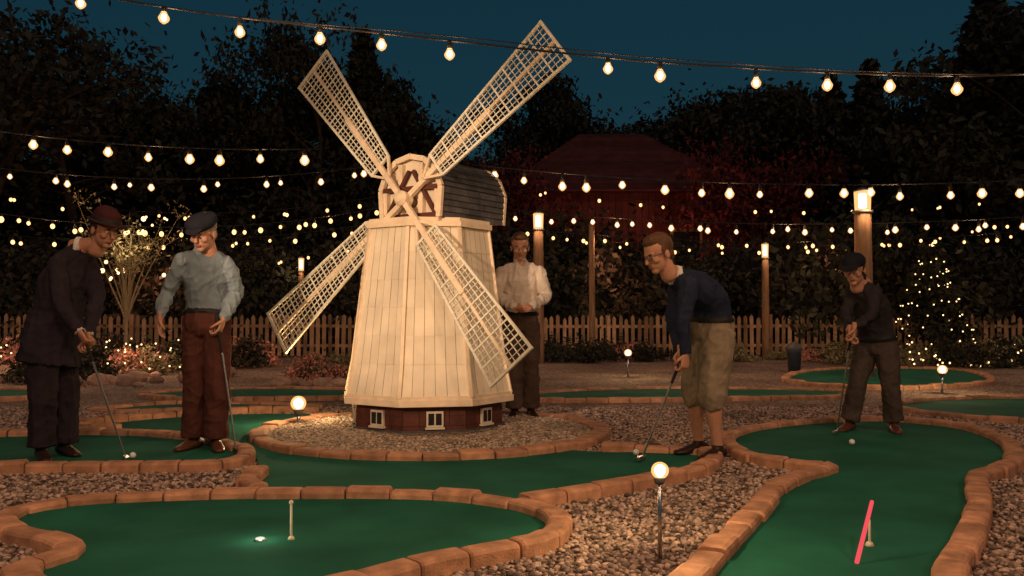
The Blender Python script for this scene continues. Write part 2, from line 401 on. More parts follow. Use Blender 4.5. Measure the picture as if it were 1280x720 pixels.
# cap
mb=MB(); z0=ZT+.057; CC=WC+V((.13,0,0))
prof=[(.305,0),(.325,.25),(.265,.39),(.15,.485),(0,.52),(-.15,.485),(-.265,.39),(-.325,.25),(-.305,0)]; NPf=len(prof)
F0,F1=.42,-.46
def cp(s,x,z): return CC+n_*s+u_*x+V((0,0,z0+z))
front=[cp(F0-.03,x,z) for x,z in prof]; back=[cp(F1+.03,x,z) for x,z in prof]
mb.add(front+back,[tuple(range(NPf)),tuple(range(2*NPf-1,NPf-1,-1))]+[(i,i+NPf,(i+1)%NPf+NPf,(i+1)%NPf) for i in range(NPf)],M['board'])
for (xa,za),(xb,zb) in zip(prof,prof[1:]):
    nrm=V((zb-za,-(xb-xa))).normalized(); rows=5 if abs(nrm.x)>.97 else 3
    if nrm.x*(xa+xb)+nrm.y*(za+zb-.4)<0: nrm=-nrm
    left=(xa+xb)<0
    for r in range(rows):
        t0,t1=r/rows,(r+1)/rows
        o0,o1=(.020,.008) if not left else (.008,.020)
        s0,s1=F0,F1
        a=(xa+(xb-xa)*t0+nrm.x*o0,za+(zb-za)*t0+nrm.y*o0); b=(xa+(xb-xa)*t1+nrm.x*o1,za+(zb-za)*t1+nrm.y*o1)
        ai=(xa+(xb-xa)*t0+nrm.x*.001,za+(zb-za)*t0+nrm.y*.001); bi=(xa+(xb-xa)*t1+nrm.x*.001,za+(zb-za)*t1+nrm.y*.001)
        ncut=7; cuts=[s0+(s1-s0)*(j+(0 if j in(0,ncut) else random.uniform(-.3,.3)))/ncut for j in range(ncut+1)]
        for c0,c1 in zip(cuts,cuts[1:]):
            c1_=c1+.004
            vs=[cp(c,q[0],q[1]) for c in(c0,c1_) for q in(a,b,bi,ai)]
            mb.add(vs,[(0,1,5,4),(3,0,4,7),(1,2,6,5),(0,3,2,1),(4,5,6,7)],M['dark'])
for s in(F0+.012,F1-.012):
    for (xa,za),(xb,zb) in zip(prof,prof[1:]): mb.beam(cp(s,xa,za),cp(s,xb,zb),.045,.03,M['trim'],up=n_)
for xx in(-.28,.28,-.11,.11): mb.beam(cp(F0-.006,xx,-.03),cp(F0-.006,xx,.27 if abs(xx)>.2 else .46),.045,.04,M['trim'],up=n_)
for zz in(.02,.25): mb.beam(cp(F0+.0,-.30,zz),cp(F0+.0,.30,zz),.04,.036,M['brown'],up=n_)
mb.beam(cp(F0+.0,-.26,.03),cp(F0+.0,-.02,.40),.03,.03,M['brown'],up=n_); mb.beam(cp(F0+.0,.26,.03),cp(F0+.0,.02,.40),.03,.03,M['brown'],up=n_)
mb.obj('cap',wm)
# sails
tilt=math.radians(6)
ax=(n_*math.cos(tilt)+V((0,0,math.sin(tilt)))).normalized()
e1=u_; e2=(V((0,0,1))-ax*ax.z).normalized()
HUB=V((CC.x,CC.y,0))+n_*.52+V((0,0,1.95))
mb=MB()
mb.loft([HUB-ax*.35,HUB+ax*.02],[.045,.045],M['post'],n=14,cap=.1)
mb.loft([HUB-ax*.05,HUB+ax*.04,HUB+ax*.07],[.065,.065,.04],M['trim'],n=16,cap=.2)
RL=1.78
for q,ang in enumerate((38.5,133,219,311)):
    a=math.radians(ang); d=e1*math.cos(a)+e2*math.sin(a); p=-e1*math.sin(a)+e2*math.cos(a)
    mb.beam(HUB+ax*(.012 if q%2 else -.03),HUB+d*1.05+ax*(.012 if q%2 else -.03)*.5,.046,.036,M['trim'],up=ax)
    mb.beam(HUB+d*1.05,HUB+d*RL,.026,.024,M['trim'],up=ax)
    r0,r1=.42,RL
    def wdt(r): k=(r-r0)/(r1-r0); return .115+.105*k
    def L(r,c,off=0.): return HUB+d*r+p*(c*wdt(r))+ax*off
    for c in(-1,1): mb.beam(L(r0,c),L(r1,c),.020,.020,M['lattice'],up=ax)
    for r in(r0,r1): mb.beam(L(r,-1.05,.002),L(r,1.05,.002),.022,.022,M['lattice'],up=ax)
    for c in(-.75,-.5,-.25,.25,.5,.75): mb.beam(L(r0,c,.004),L(r1,c,.004),.0050 if abs(c)!=.5 else .009,.006,M['lattice'],up=ax)
    nb=27
    for k in range(1,nb):
        r=r0+(r1-r0)*k/nb; mb.beam(L(r,-1,.012),L(r,1,.012),.0050 if k%3 else .013,.007,M['lattice'],up=ax)
    mb.beam(HUB+d*.25,L(r0,1),.02,.02,M['trim'],up=ax); mb.beam(HUB+d*.25,L(r0,-1),.02,.02,M['trim'],up=ax)
mb.obj('sails',wm)
# ---------------------------------------------------------------- fence
mb=MB(); 
def fence_line(mb,a,b,h):
    L_=(b-a).length; n=int(L_/.145); t=(b-a).normalized(); nn=V((-t.y,t.x,0))
    R=Matrix((t,nn,V((0,0,1)))).transposed()
    for i in range(n):
        c=a.lerp(b,(i+.5)/n); hh=h*random.uniform(.93,1.04); wv=.088*random.uniform(.9,1.05)
        vs=[]; ln=random.uniform(-.02,.02)
        for y_ in(-.011,.011):
            for x_,z_ in((-wv/2,.04),(wv/2,.04),(wv/2,hh-.06),(0,hh),(-wv/2,hh-.06)): vs.append(c+t*(x_+z_*ln)+nn*y_+V((0,0,z_)))
        mb.add(vs,[(0,1,2,3,4),(9,8,7,6,5),(0,5,6,1),(1,6,7,2),(2,7,8,3),(3,8,9,4),(4,9,5,0)],M['fence'])
        if i%14==0: mb.box(c+nn*.07+V((0,0,h*.5)),(.1,.1,h*1.02),M['fence'],R)
    for z in(.28,.74): mb.box((a+b)/2+nn*.03+V((0,0,z*h)),(L_,.03,.07),M['fence'],R)
fence_line(mb,V((-19,19.5,0)),V((-4,20.5,0)),.99); fence_line(mb,V((-4,20.5,0)),V((6,20.7,0)),.97); fence_line(mb,V((6,20.7,0)),V((19,19.2,0)),.99)
mb.obj('picket_fence')
# ---------------------------------------------------------------- red barn behind the trees
br=empty('red_barn'); bc=P(775,400,31); bx=bc.x; W2,D2=3.9,3.2; by=33.5; EZ,RZ=5.3,7.9
mb=MB()
nb_=34
for i in range(nb_):
    x0=bx-W2+2*W2*i/nb_; mb.box((x0+W2/nb_,by-D2,EZ/2),(2*W2/nb_-.012,.05+random.uniform(0,.01),EZ),M['barn'])
for sx in(-1,1):
    for i in range(26): y0=by-D2+.04+(2*D2-.05)*(i+.5)/26; mb.box((bx+sx*W2,y0,EZ/2),(.05,2*D2/26-.012,EZ),M['barn'])
mb.box((bx,by+D2,EZ/2),(2*W2-.1,.05,EZ),M['barn']); mb.obj('walls',br)
mb=MB()
ov=.45; c4=[V((bx-W2-ov,by-D2-ov,EZ-.1)),V((bx+W2+ov,by-D2-ov,EZ-.1)),V((bx+W2+ov,by+D2+ov,EZ-.1)),V((bx-W2-ov,by+D2+ov,EZ-.1))]
r2=[V((bx-1.2,by,RZ)),V((bx+1.2,by,RZ))]
rowsn=16
def slope(a,b,c,d):
    for r in range(rowsn):
        t0=r/rowsn;t1=(r+1)/rowsn
        p0,p1=a.lerp(d,t0),b.lerp(c,t0);q0,q1=a.lerp(d,t1),b.lerp(c,t1)
        up_=V((0,0,.05)); mb.add([p0+up_,p1+up_,q1,q0,p0,p1],[(0,1,2,3),(4,5,1,0)],M['barnroof'])
slope(c4[0],c4[1],r2[1],r2[0]); slope(c4[2],c4[3],r2[0],r2[1]); slope(c4[1],c4[2],r2[1],r2[1]); slope(c4[3],c4[0],r2[0],r2[0])
mb.add(c4,[(3,2,1,0)],M['barn']); mb.obj('roof',br)
mb=MB()
for xx in(-2.2,2.2):
    mb.box((bx+xx,by-D2-.04,3.4),(1.1,.06,1.1),M['fence']); mb.box((bx+xx,by-D2-.08,3.4),(.9,.03,.9),M['glass'])
mb.box((bx,by-D2-.04,1.4),(2.2,.06,2.8),M['fence']); mb.box((bx,by-D2-.08,1.4),(2.0,.03,2.6),M['barn']); mb.obj('door_and_windows',br)
# ---------------------------------------------------------------- string lights
def bulb(mb,p,r,drop,big=True):
    mb.loft([p,p-V((0,0,drop*.45))],[r*.22,r*.22],M['cable'],n=6,cap=0)
    mb.loft([p-V((0,0,drop*.35)),p-V((0,0,drop))],[r*.48,r*.52],M['cable'],n=8,cap=.2)
    c=p-V((0,0,drop+r*1.15))
    if big:
        mb.loft([c+V((0,0,r*1.1)),c+V((0,0,r*.6)),c,c-V((0,0,r*.6)),c-V((0,0,r*.95))],[r*.45,r*.7,r,r*.75,r*.3],M['bulbglass'],n=12,sub=3,cap=.4)
        mb.ell(c+V((0,0,r*.1)),(r*.5,r*.5,r*.72),M['bulbcore'],nu=8,nv=6)
    else: mb.ell(c,(r,r,r*1.15),M['smallb'],nu=8,nv=6)
    return c
def cablepath(mb,pts,r,sub=6):
    q=cropen(pts,sub); mb.loft(q,[r]*len(q),M['cable'],n=5,cap=0)
D0=5.5
mb=MB()
cab=[(60,-22),(120,-6),(240,14),(360,29),(480,42),(600,55),(700,66),(800,76),(900,83),(1000,89),(1100,93),(1200,95),(1290,92),(1400,84)]
cablepath(mb,[P(x,y_,D0) for x,y_ in cab],.007)
cabl2=[P(x,y_-3+3*math.sin(x*.06),D0+.02) for x,y_ in cab]; cablepath(mb,cabl2,.004)
def cy(x):
    for (x0,y0),(x1,y1) in zip(cab,cab[1:]):
        if x0<=x<=x1: return y0+(y1-y0)*(x-x0)/(x1-x0)
sg=empty('fill_string_lights')
for i,x in enumerate((101,205,300,400,477,562,760,825,945,1034,1112,1196,1300)):
    p=P(x,cy(x),D0); dr=.045*random.uniform(.7,1.3)
    c=bulb(mb,p,.034*random.uniform(.92,1.08),dr); point('fill_bulb_lamp',c,16,(1,.57,.28),.03,sg)
mb.obj('cable_and_bulbs',sg,smooth=True)
mb=MB(); fill_strand=empty('fill_string_lights')  # strand added overhead, out of view, as front light for the windmill
q=[V((x,1.6+.05*x,3.1+.03*x*x)) for x in np.linspace(-5,5,9)]; cablepath(mb,q,.007)
for x in np.linspace(-4.5,4.5,5):
    c=bulb(mb,V((x,1.6+.05*x,3.1+.03*x*x)),.032,.06); point('fill_bulb_lamp',c,125,(1,.60,.33),.05,fill_strand)
mb.obj('cable_and_bulbs',fill_strand,smooth=True)
def strand(a,b,sag,n,r,drop,lamps=0,e=20,jit=.12):
    g=empty('fill_string_lights'); m=MB(); pts=[]
    for t in np.linspace(0,1,13): p=a.lerp(b,t); p.z-=sag*4*t*(1-t); pts.append(p)
    cablepath(m,pts,r*.18,3)
    for i in range(n):
        t=(i+.5+random.uniform(-jit,jit)*2)/n; p=a.lerp(b,t); p.z-=sag*4*t*(1-t)
        c=bulb(m,p,r*random.uniform(.75,1.2),drop*random.uniform(.5,1.4),r>.041)
        if lamps and i%lamps==lamps//2: point('fill_bulb_lamp',c,e,(1,.52,.24),.05,g)
    m.obj('cable_and_bulbs',g,smooth=True)
strand(P(590,206,11),P(1330,222,11),.16,17,.050,.08,5,38)
strand(P(-30,160,12),P(400,186,12),.10,9,.058,.09,3,40)
strand(P(-40,205,14),P(480,205,15),.25,14,.045,.09,6,36,.3)
strand(P(640,262,15),P(1320,268,14),.20,24,.045,.08,8,44,.25)
strand(P(-30,262,15),P(480,258,17),.35,26,.040,.08,9,55,.3)
strand(P(-30,290,17),P(490,275,18),.30,20,.036,.08,0,0,.4)
strand(P(640,285,19),P(1320,285,19),.30,24,.036,.08,8,40,.4)
strand(P(-30,235,19),P(500,240,19),.5,12,.036,.08,0,0,.4)
strand(P(740,300,20),P(1320,262,22),.5,20,.036,.08,0,0,.4)
strand(P(130,330,18),P(480,300,20),.2,12,.033,.08,0,0,.4)
strand(P(620,228,24),P(1320,240,26),.6,14,.04,.1,0,0,.4)
# ---------------------------------------------------------------- lamp posts
def wpost(px,top,dep,r,glow=True,e=30):
    g=empty('wooden_lamp_post' if glow else 'wooden_post'); base=P(px,400,dep); t=P(px,top,dep); b=V((base.x,dep,0)); m=MB(); tz=t.z
    if glow:
        m.loft([b,V((b.x,dep,tz-.36))],[r,r*.86],M['post'],n=12,sub=6,cap=.1)
        m.loft([V((b.x,dep,tz-.36)),V((b.x,dep,tz-.33))],[r*1.05]*2,M['dark'],n=12,cap=.1)
        m.loft([V((b.x,dep,tz-.33)),V((b.x,dep,tz-.02))],[r*.80,r*.88],M['bulbglass'],n=12,cap=.1)
        m.loft([V((b.x,dep,tz-.27)),V((b.x,dep,tz-.07))],[r*.42]*2,M['lampcore'],n=8,cap=.2)
        m.loft([V((b.x,dep,tz-.01)),V((b.x,dep,tz+.03))],[r*.95,r*.5],M['dark'],n=12,cap=.3)
        point('lamp',V((b.x,dep-r-.12,tz-.2)),e,(1,.62,.34),.08,g)
    else: m.loft([b,V((b.x,dep,tz))],[r,r*.9],M['post'],n=10,sub=5,cap=.1)
    m.obj('post',g,smooth=True)
wpost(1080,238,14,.15,True,34); wpost(673,266,18,.12,True,22); wpost(740,280,19,.07,False); wpost(957,304,20,.09,True,9); wpost(376,322,22,.08,True,12)
# ---------------------------------------------------------------- path lights
def path_light(px,ytop,ybase,r,e):
    g=empty('path_light'); b=G(px,ybase); t=P(px,ytop,b.y); m=MB()
    m.loft([b-V((0,0,.03)),V((b.x,b.y,t.z-r*1.1))],[r*.26,r*.22],M['metal'],n=8,cap=.1)
    m.loft([V((b.x,b.y,t.z-r*1.5)),V((b.x,b.y,t.z-r*.8))],[r*.5,r*.75],M['dark'],n=12,cap=.1)
    m.ell(t,(r,r,r*.95),M['bulbglass']); m.ell(t,(r*.62,r*.62,r*.66),M['lampcore'],nu=10,nv=8)
    m.obj('lamp_stake',g,smooth=True)
    point('lamp',t+V((0,0,r*1.6)),e,(1,.68,.34),r*.5,g)
path_light(825,588,702,.036,15); path_light(373,504,535,.068,24); path_light(1178,462,492,.06,22); path_light(785,441,472,.06,22)
# ---------------------------------------------------------------- hole pins etc
mb=MB(); b=G(364,674,.03); t=P(364,628,b.y)
mb.loft([b,t],[.0055,.005],M['white'],n=8,cap=.3); mb.ell(t,(.010,.010,.011),M['white'],nu=10,nv=6); mb.loft([b,b+V((0,0,.012))],[.016,.010],M['white'],n=12,cap=.1)
mb.obj('hole_marker_pin',smooth=True)
mb=MB(); c=G(325,676,.030)  # puck light added to give the turf its pale lit patch
mb.loft([c,c+V((0,0,.008))],[.030,.026],M['metal'],n=20,cap=.05); mb.ell(c+V((0,0,.010)),(.020,.020,.006),emat('added_turf_lens',(.9,1,.74),.9),nu=16,nv=6)
gl=mb.obj('added_turf_light',smooth=True); point('added_turf_lamp',c+V((0,0,.08)),.5,(1,.95,.66),.02,gl)
mb=MB(); a=P(1090,627,3.75); b=G(1071,703,.035)
mb.loft([b,a],[.009,.008],emat('pink_glow_stick',(1,.10,.12),.9),n=8,cap=.5); mb.obj('glow_stick',smooth=True)
mb=MB(); b=G(1087,682,.03); mb.loft([b,P(1087,650,b.y)],[.006,.005],M['white'],n=8,cap=.3); mb.loft([b,b+V((0,0,.015))],[.02,.012],M['white'],n=12,cap=.1); mb.obj('hole_marker_pin',smooth=True)
mball=nmat('golf_ball_white',(.8,.8,.75),.4,.03,30,.2,200)
def ball(px,py): m=MB(); p=G(px,py,.03); m.ell(p+V((0,0,.0213)),(.0213,)*3,mball); m.obj('golf_ball',smooth=True)
ball(1065,556); ball(166,573); ball(795,569)
# ---------------------------------------------------------------- vegetation
def leafquads(n,centers,spread,size,rng):
    k=rng.integers(0,len(centers),n); c=np.array(centers)[k]; sp=np.array(spread)[k]
    p=c+rng.normal(0,1,(n,3))*sp[:,None]*np.array([1,1,.7])
    a=rng.normal(0,1,(n,3)); a/=np.linalg.norm(a,axis=1)[:,None]; b=rng.normal(0,1,(n,3)); b=np.cross(a,b); b/=np.linalg.norm(b,axis=1)[:,None]
    s=size*rng.uniform(.6,1.4,(n,1)); 
    return np.stack([p-a*s,p+b*s*.5,p+a*s,p-b*s*.5],1)
def tree_mesh(name,seed,H,R,leafmat,kind='broad',nl=9000,ls=.13,trunk=.2,base=.18,bark=None):
    rg=np.random.default_rng(seed); rnd=random.Random(seed); m=MB(); cs=[];sp=[]; BK=bark or M['bark']
    if kind=='broad':
        tp=[V((0,0,-.1)),V((rnd.uniform(-.1,.1)*R,rnd.uniform(-.1,.1)*R,H*.3)),V((rnd.uniform(-.2,.2)*R,rnd.uniform(-.2,.2)*R,H*.6)),V((rnd.uniform(-.2,.2)*R,0,H*.9))]
        m.loft(tp,[trunk,trunk*.75,trunk*.45,trunk*.1],BK,n=8,sub=4,cap=.1)
        for i in range(26):
            t=rnd.uniform(base,.92); a=rnd.uniform(0,6.28); k=t*3; j=min(int(k),2); o=tp[j].lerp(tp[j+1],k-j)
            prof=math.sin(math.pi*min(1,max(0.08,(t-base+.12)/(1.05-base))))**.7
            L=R*prof*rnd.uniform(.55,1.1); e=o+V((math.cos(a)*L,math.sin(a)*L,L*rnd.uniform(.1,.7)))
            mid=o.lerp(e,.5)+V((rnd.uniform(-.15,.15),rnd.uniform(-.15,.15),.1))*R*.4
            m.loft([o,mid,e],[trunk*.3*(1.1-t),trunk*.16,trunk*.05],BK,n=5,sub=2,cap=0)
            for q in range(4):
                f=rnd.uniform(.45,1.1); c=o.lerp(e,f)+V((rnd.gauss(0,.14),rnd.gauss(0,.14),rnd.gauss(0,.12)))*R
                if c.z>H: c.z=H*rnd.uniform(.9,1)
                cs.append(tuple(c)); sp.append(R*rnd.uniform(.07,.17))
    elif kind=='conifer':
        m.loft([V((0,0,-.1)),V((0,0,H*.5)),V((0,0,H))],[trunk,trunk*.5,trunk*.05],BK,n=7,sub=2,cap=0)
        lv=int(H/.42)
        for l in range(lv):
            t=(l+.5)/lv; zz=H*(.06+.94*t); rad=R*(1-t)**.85*rnd.uniform(.8,1.1)+.05
            for q in range(7):
                a=rnd.uniform(0,6.28); LL=rad*rnd.uniform(.7,1.15)
                for f in(.35,.65,.95): cs.append((math.cos(a)*LL*f,math.sin(a)*LL*f,zz-LL*f*.25)); sp.append(.06+rad*.10)
                m.loft([V((0,0,zz)),V((math.cos(a)*LL,math.sin(a)*LL,zz-LL*.22))],[trunk*.12,.01],BK,n=4,cap=0)
    elif kind=='bush':
        for i in range(40):
            a=rnd.uniform(0,6.28);q=R*math.sqrt(rnd.random()); zz=H*rnd.uniform(.1,.9)*math.sqrt(max(0,1-(q/R)**2)); cs.append((math.cos(a)*q,math.sin(a)*q,zz)); sp.append(R*rnd.uniform(.08,.2))
            if i%3==0: m.loft([V((0,0,0)),V(cs[-1])],[trunk*.3,.01],BK,n=4,cap=0)
    elif kind=='vase':
        for i in range(16):
            a=rnd.uniform(0,6.28); sp_=rnd.uniform(.15,1)*R; top=V((math.cos(a)*sp_,math.sin(a)*sp_,H*rnd.uniform(.7,1)))
            s=V((math.cos(a)*.01,math.sin(a)*.01,H*.28)); m1=V((math.cos(a)*sp_*.3,math.sin(a)*sp_*.3,H*.52))+V((rnd.gauss(0,.04),rnd.gauss(0,.04),0))
            m.loft([V((rnd.gauss(0,.01),rnd.gauss(0,.01),-.05)),s,m1,top],[trunk*.6,trunk*.45,trunk*.25,trunk*.06],BK,n=6,sub=4,cap=0)
            for q in range(7):
                f=rnd.uniform(.15,1); o=m1.lerp(top,f); e=o+V((rnd.gauss(0,.16),rnd.gauss(0,.16),rnd.uniform(.05,.3))); m.loft([o,e],[trunk*.12,.003],BK,n=4,cap=0); cs.append(tuple(e)); sp.append(.07)
                cs.append(tuple(o.lerp(e,.5))); sp.append(.06)
    Q=leafquads(nl,cs,sp,ls,rg); Q[:,:,2]=np.maximum(Q[:,:,2],.02); o=len(m.v)
    m.v+= [tuple(x) for x in Q.reshape(-1,3).tolist()]; k=m.mi(leafmat)
    m.f+=[(o+4*i,o+4*i+1,o+4*i+2,o+4*i+3) for i in range(nl)]; m.m+=[k]*nl; 
    me=bpy.data.meshes.new(name); me.from_pydata(m.v,[],m.f)
    for x in m.mats: me.materials.append(x)
    me.polygons.foreach_set('material_index',m.m); me.update(); return me
T_b=[tree_mesh('tree_a',11,10,3.6,M['leaf'],nl=13000),tree_mesh('tree_b',12,10,3.0,M['leaf'],nl=12000,base=.12),tree_mesh('tree_c',13,10,4.2,M['leaf'],nl=14000,base=.1)]
T_r=tree_mesh('tree_red',14,7,4.2,M['leafred'],nl=9000,base=.1)
T_c=[tree_mesh('pine_a',15,12,2.6,M['leaf'],'conifer',12000,.16),tree_mesh('pine_b',16,12,3.2,M['leaf'],'conifer',12000,.17)]
T_s=tree_mesh('tree_sparse',17,10,3.4,M['leaf'],nl=3800,ls=.12,base=.3)
T_h=tree_mesh('bush_big',18,3.2,2.6,M['leaf'],'bush',8500,.09)
def put(name,me,x,y,h,h0,rz=None,sx=1):
    o=bpy.data.objects.new(name,me); COL.objects.link(o); s=h/h0; o.scale=(s*sx,s*sx,s); o.location=(x,y,0); o.rotation_euler[2]=random.uniform(0,6.28) if rz is None else rz; return o
def putpx(name,me,px,top,dep,h0,sx=1): p=P(px,top,dep); return put(name,me,p.x,dep,p.z,h0,None,sx)
for px,top,dep,k,sx in [(-10,-60,24,'s',1),(90,10,28,'s',1),(40,60,31,'b',1.1),(150,95,34,'b',1),(225,125,36,'b',1.1),(300,85,33,'b',.9),(350,100,36,'b',1),(395,5,31,'b',.7),(455,35,32,'c',1),(490,90,34,'b',.9),(540,170,40,'b',1),(590,195,42,'b',1.1),
    (640,160,42,'b',.9),(690,85,44,'b',.75),(735,120,44,'b',.9),(790,130,44,'b',1),(845,110,43,'b',1),(890,85,40,'b',.9),(940,95,38,'b',1),(985,78,34,'b',.8),(1040,90,37,'c',1),(1085,75,34,'c',1.1),(1140,110,38,'b',1),(1190,45,30,'b',.8),(1235,-10,27,'c',1.4),(1290,-40,25,'b',1),(1340,20,26,'b',1)]:
    if k=='s': putpx('tree',T_s,px,top,dep,10,sx)
    elif k=='c': putpx('pine_tree',random.choice(T_c),px,top,dep,12,sx)
    else: putpx('tree',random.choice(T_b),px,top,dep,10,sx)
putpx('red_maple_tree',T_r,625,205,28,7,.7); putpx('red_maple_tree',T_r,935,200,29,7,.8)
for i in range(30): putpx('tree',random.choice(T_b),-200+i*60+random.uniform(-15,15),random.uniform(165,215),random.uniform(46,54),10,1.3)
hc=bpy.data.collections.new('hedge'); COL.children.link(hc)
for i in range(34):
    x=-21+i*1.3; o=bpy.data.objects.new('hedge_bush',T_h); hc.objects.link(o); s=random.uniform(.8,1.25); o.scale=(s,s,s*1.05); o.location=(x,22.9+random.uniform(-.3,2.5),0); o.rotation_euler[2]=random.uniform(0,6)
# illuminated small tree
g=P(158,400,16)
lt=tree_mesh('small_tree',23,3.0,.9,M['leafpale'],'vase',1100,.032,.05,.3,nmat('pale_bark',(.16,.12,.07),.8,.2,20,.3))
o=put('ornamental_tree',lt,g.x,16,3.05,3.0); 
mb=MB()
for i in range(22):
    a=random.uniform(0,6.28); r=random.uniform(.1,.85); mb.ell(V((g.x+math.cos(a)*r,16+math.sin(a)*r-.1,random.uniform(1.6,2.95))),(random.uniform(.018,.05),)*3,M['fairy'],nu=6,nv=4)
fo=mb.obj('fairy_lights'); point('fairy_glow',(g.x+.3,15.2,2.2),18,(1,.74,.42),.2,fo); 
# fairy-lit conifer
g=P(1166,400,19)
ct=put('pine_tree',tree_mesh('small_pine',29,2.6,.95,M['leaf'],'conifer',5000,.07,.06),g.x,19,2.55,2.6)
mb=MB()
for i in range(120):
    t=i/120; a=t*6.28*8; r=.98*(1-t)+.03; mb.ell(V((g.x+math.cos(a)*r+random.gauss(0,.05),19+math.sin(a)*r,.15+2.4*t+random.gauss(0,.05))),(.016,)*3,M['fairy'],nu=6,nv=4)
for i in range(170):
    x=random.uniform(7.2,14); mb.ell(V((x,random.uniform(16.3,17.6),random.uniform(.05,.55)*(.6+.4*math.sin(x*2)))),(.018,)*3,M['fairy'],nu=6,nv=4)
fo=mb.obj('fairy_lights'); point('fairy_glow',(10.2,16.4,.7),22,(1,.66,.36),.2,fo)
T_f=[tree_mesh('shrub_a',31,.5,.55,M['leafpale'],'bush',1400,.035,.03),tree_mesh('shrub_b',32,.5,.55,M['flower'],'bush',1200,.03,.03),tree_mesh('shrub_c',33,.6,.6,M['leaf'],'bush',1600,.04,.03)]
for i in range(34):
    x=random.uniform(-10.5,-5.2); put('flowering_shrub',random.choice(T_f),x,random.uniform(13.2,17),random.uniform(.35,.65),.5)
for i in range(16): put('flowering_shrub',random.choice(T_f[::2]),random.uniform(6.8,13.5),random.uniform(16.6,18),random.uniform(.4,.6),.5)
for i in range(16): put('flowering_shrub',random.choice(T_f),random.uniform(-4,7),random.uniform(18,19.8),random.uniform(.3,.5),.5)
for i in range(7): put('flowering_shrub',T_f[i%2],-2.75+random.uniform(-.55,.55),12.9+random.uniform(-.3,.8),random.uniform(.32,.5),.5)
mb=MB()
for i in range(110):
    mb.ell(V((random.uniform(-10.5,-5.2),random.uniform(13.0,15.5),random.uniform(.1,.6))),(.014,)*3,M['fairy'],nu=6,nv=4)
fo=mb.obj('fairy_lights'); point('fairy_glow',(-8.2,12.6,.9),44,(1,.60,.36),.2,fo); point('fairy_glow',(-6.0,14.2,.9),34,(1,.60,.36),.2,fo)
# rocks
mb=MB()
rr=random.Random(5)
for i in range(96):
    x=rr.uniform(-10,-4.6); yy=rr.uniform(12.2,14.4); s=rr.uniform(.07,.19)
    if i>=80: x=rr.uniform(-3.3,-2.2); yy=rr.uniform(12.0,12.7); s=rr.uniform(.06,.13)
    b0=len(mb.v); mb.ell(V((x,yy,s*.35)),(s,s*rr.uniform(.7,1),s*.65),M['stone'],nu=9,nv=6)
    for k in range(b0,len(mb.v)):
        p=V(mb.v[k]); q=noise.noise(p*6)*.35*s; c=V((x,yy,s*.35)); mb.v[k]=tuple(p+(p-c).normalized()*q)
mb.obj('garden_rocks')
# litter bin
mb=MB(); b=G(993,466); mb.loft([b,b+V((0,0,.36)),b+V((0,0,.40))],[.10,.12,.13],nmat('bin_blue',(.02,.025,.04),.5),n=16,cap=.05); mb.loft([b+V((0,0,.41)),b+V((0,0,.47)),b+V((0,0,.52))],[.135,.12,.05],M['dark'],n=16,cap=.2); mb.obj('litter_bin',smooth=True)
# ---------------------------------------------------------------- people
def remesh(mb,name,vox,parent,smooth_it=3,fold=0,foldmats=(),zmin=None):
    src=mb.obj(name+'_src'); md=src.modifiers.new('r','REMESH'); md.mode='VOXEL'; md.voxel_size=vox
    sm=src.modifiers.new('s','SMOOTH'); sm.factor=.5; sm.iterations=smooth_it
    dg=bpy.context.evaluated_depsgraph_get(); me=bpy.data.meshes.new_from_object(src.evaluated_get(dg)); 
    surf=BVHTree.FromPolygons([v.co for v in me.vertices],[tuple(p.vertices) for p in me.polygons])
    fs_=[];lb=[]
    for f,k in zip(mb.f,mb.m):
        c=V((0,0,0))
        for i in f: c+=V(mb.v[i])
        c/=len(f); h=surf.find_nearest(c)
        if h[0] is not None and h[3]<vox*.9: fs_.append(f); lb.append(k)
    bv=BVHTree.FromPolygons([V(v) for v in mb.v],fs_)
    me.materials.clear()
    for m in mb.mats: me.materials.append(m)
    idx=[lb[bv.find_nearest(p.center)[2]] for p in me.polygons]
    me.polygons.foreach_set('material_index',idx); me.polygons.foreach_set('use_smooth',[True]*len(idx))
    if fold>0:
        fs={mb.mats.index(m) for m in foldmats if m in mb.mats}; vm=[False]*len(me.vertices)
        for p in me.polygons:
            if p.material_index in fs:
                for v in p.vertices: vm[v]=True
        nr=[v.normal.copy() for v in me.vertices]
        for v in me.vertices:
            if vm[v.index]:
                c=v.co; q=V((c.x*14,c.y*14,c.z*4.5)); q2=V((c.x*7+c.z*6,c.y*7,c.z*9-c.x*5)); q3=V((c.x*22-c.z*12,c.y*22,c.z*20))
                d=(1-abs(noise.noise(q)))**3*.7+(1-abs(noise.noise(q2)))**4*.5+(1-abs(noise.noise(q3)))**4*.2-.7
                v.co=c+nr[v.index]*d*fold
    if zmin is not None:
        for v in me.vertices:
            if v.co.z<zmin: v.co.z=zmin
    bpy.data.objects.remove(src); me.update()
    o=bpy.data.objects.new(name,me); COL.objects.link(o)
    if parent: o.parent=parent
    return o
def frame(fwd,up):
    f=V(fwd).normalized(); u=V(up); u=(u-f*u.dot(f)).normalized(); r=f.cross(u)
    return r,f,u
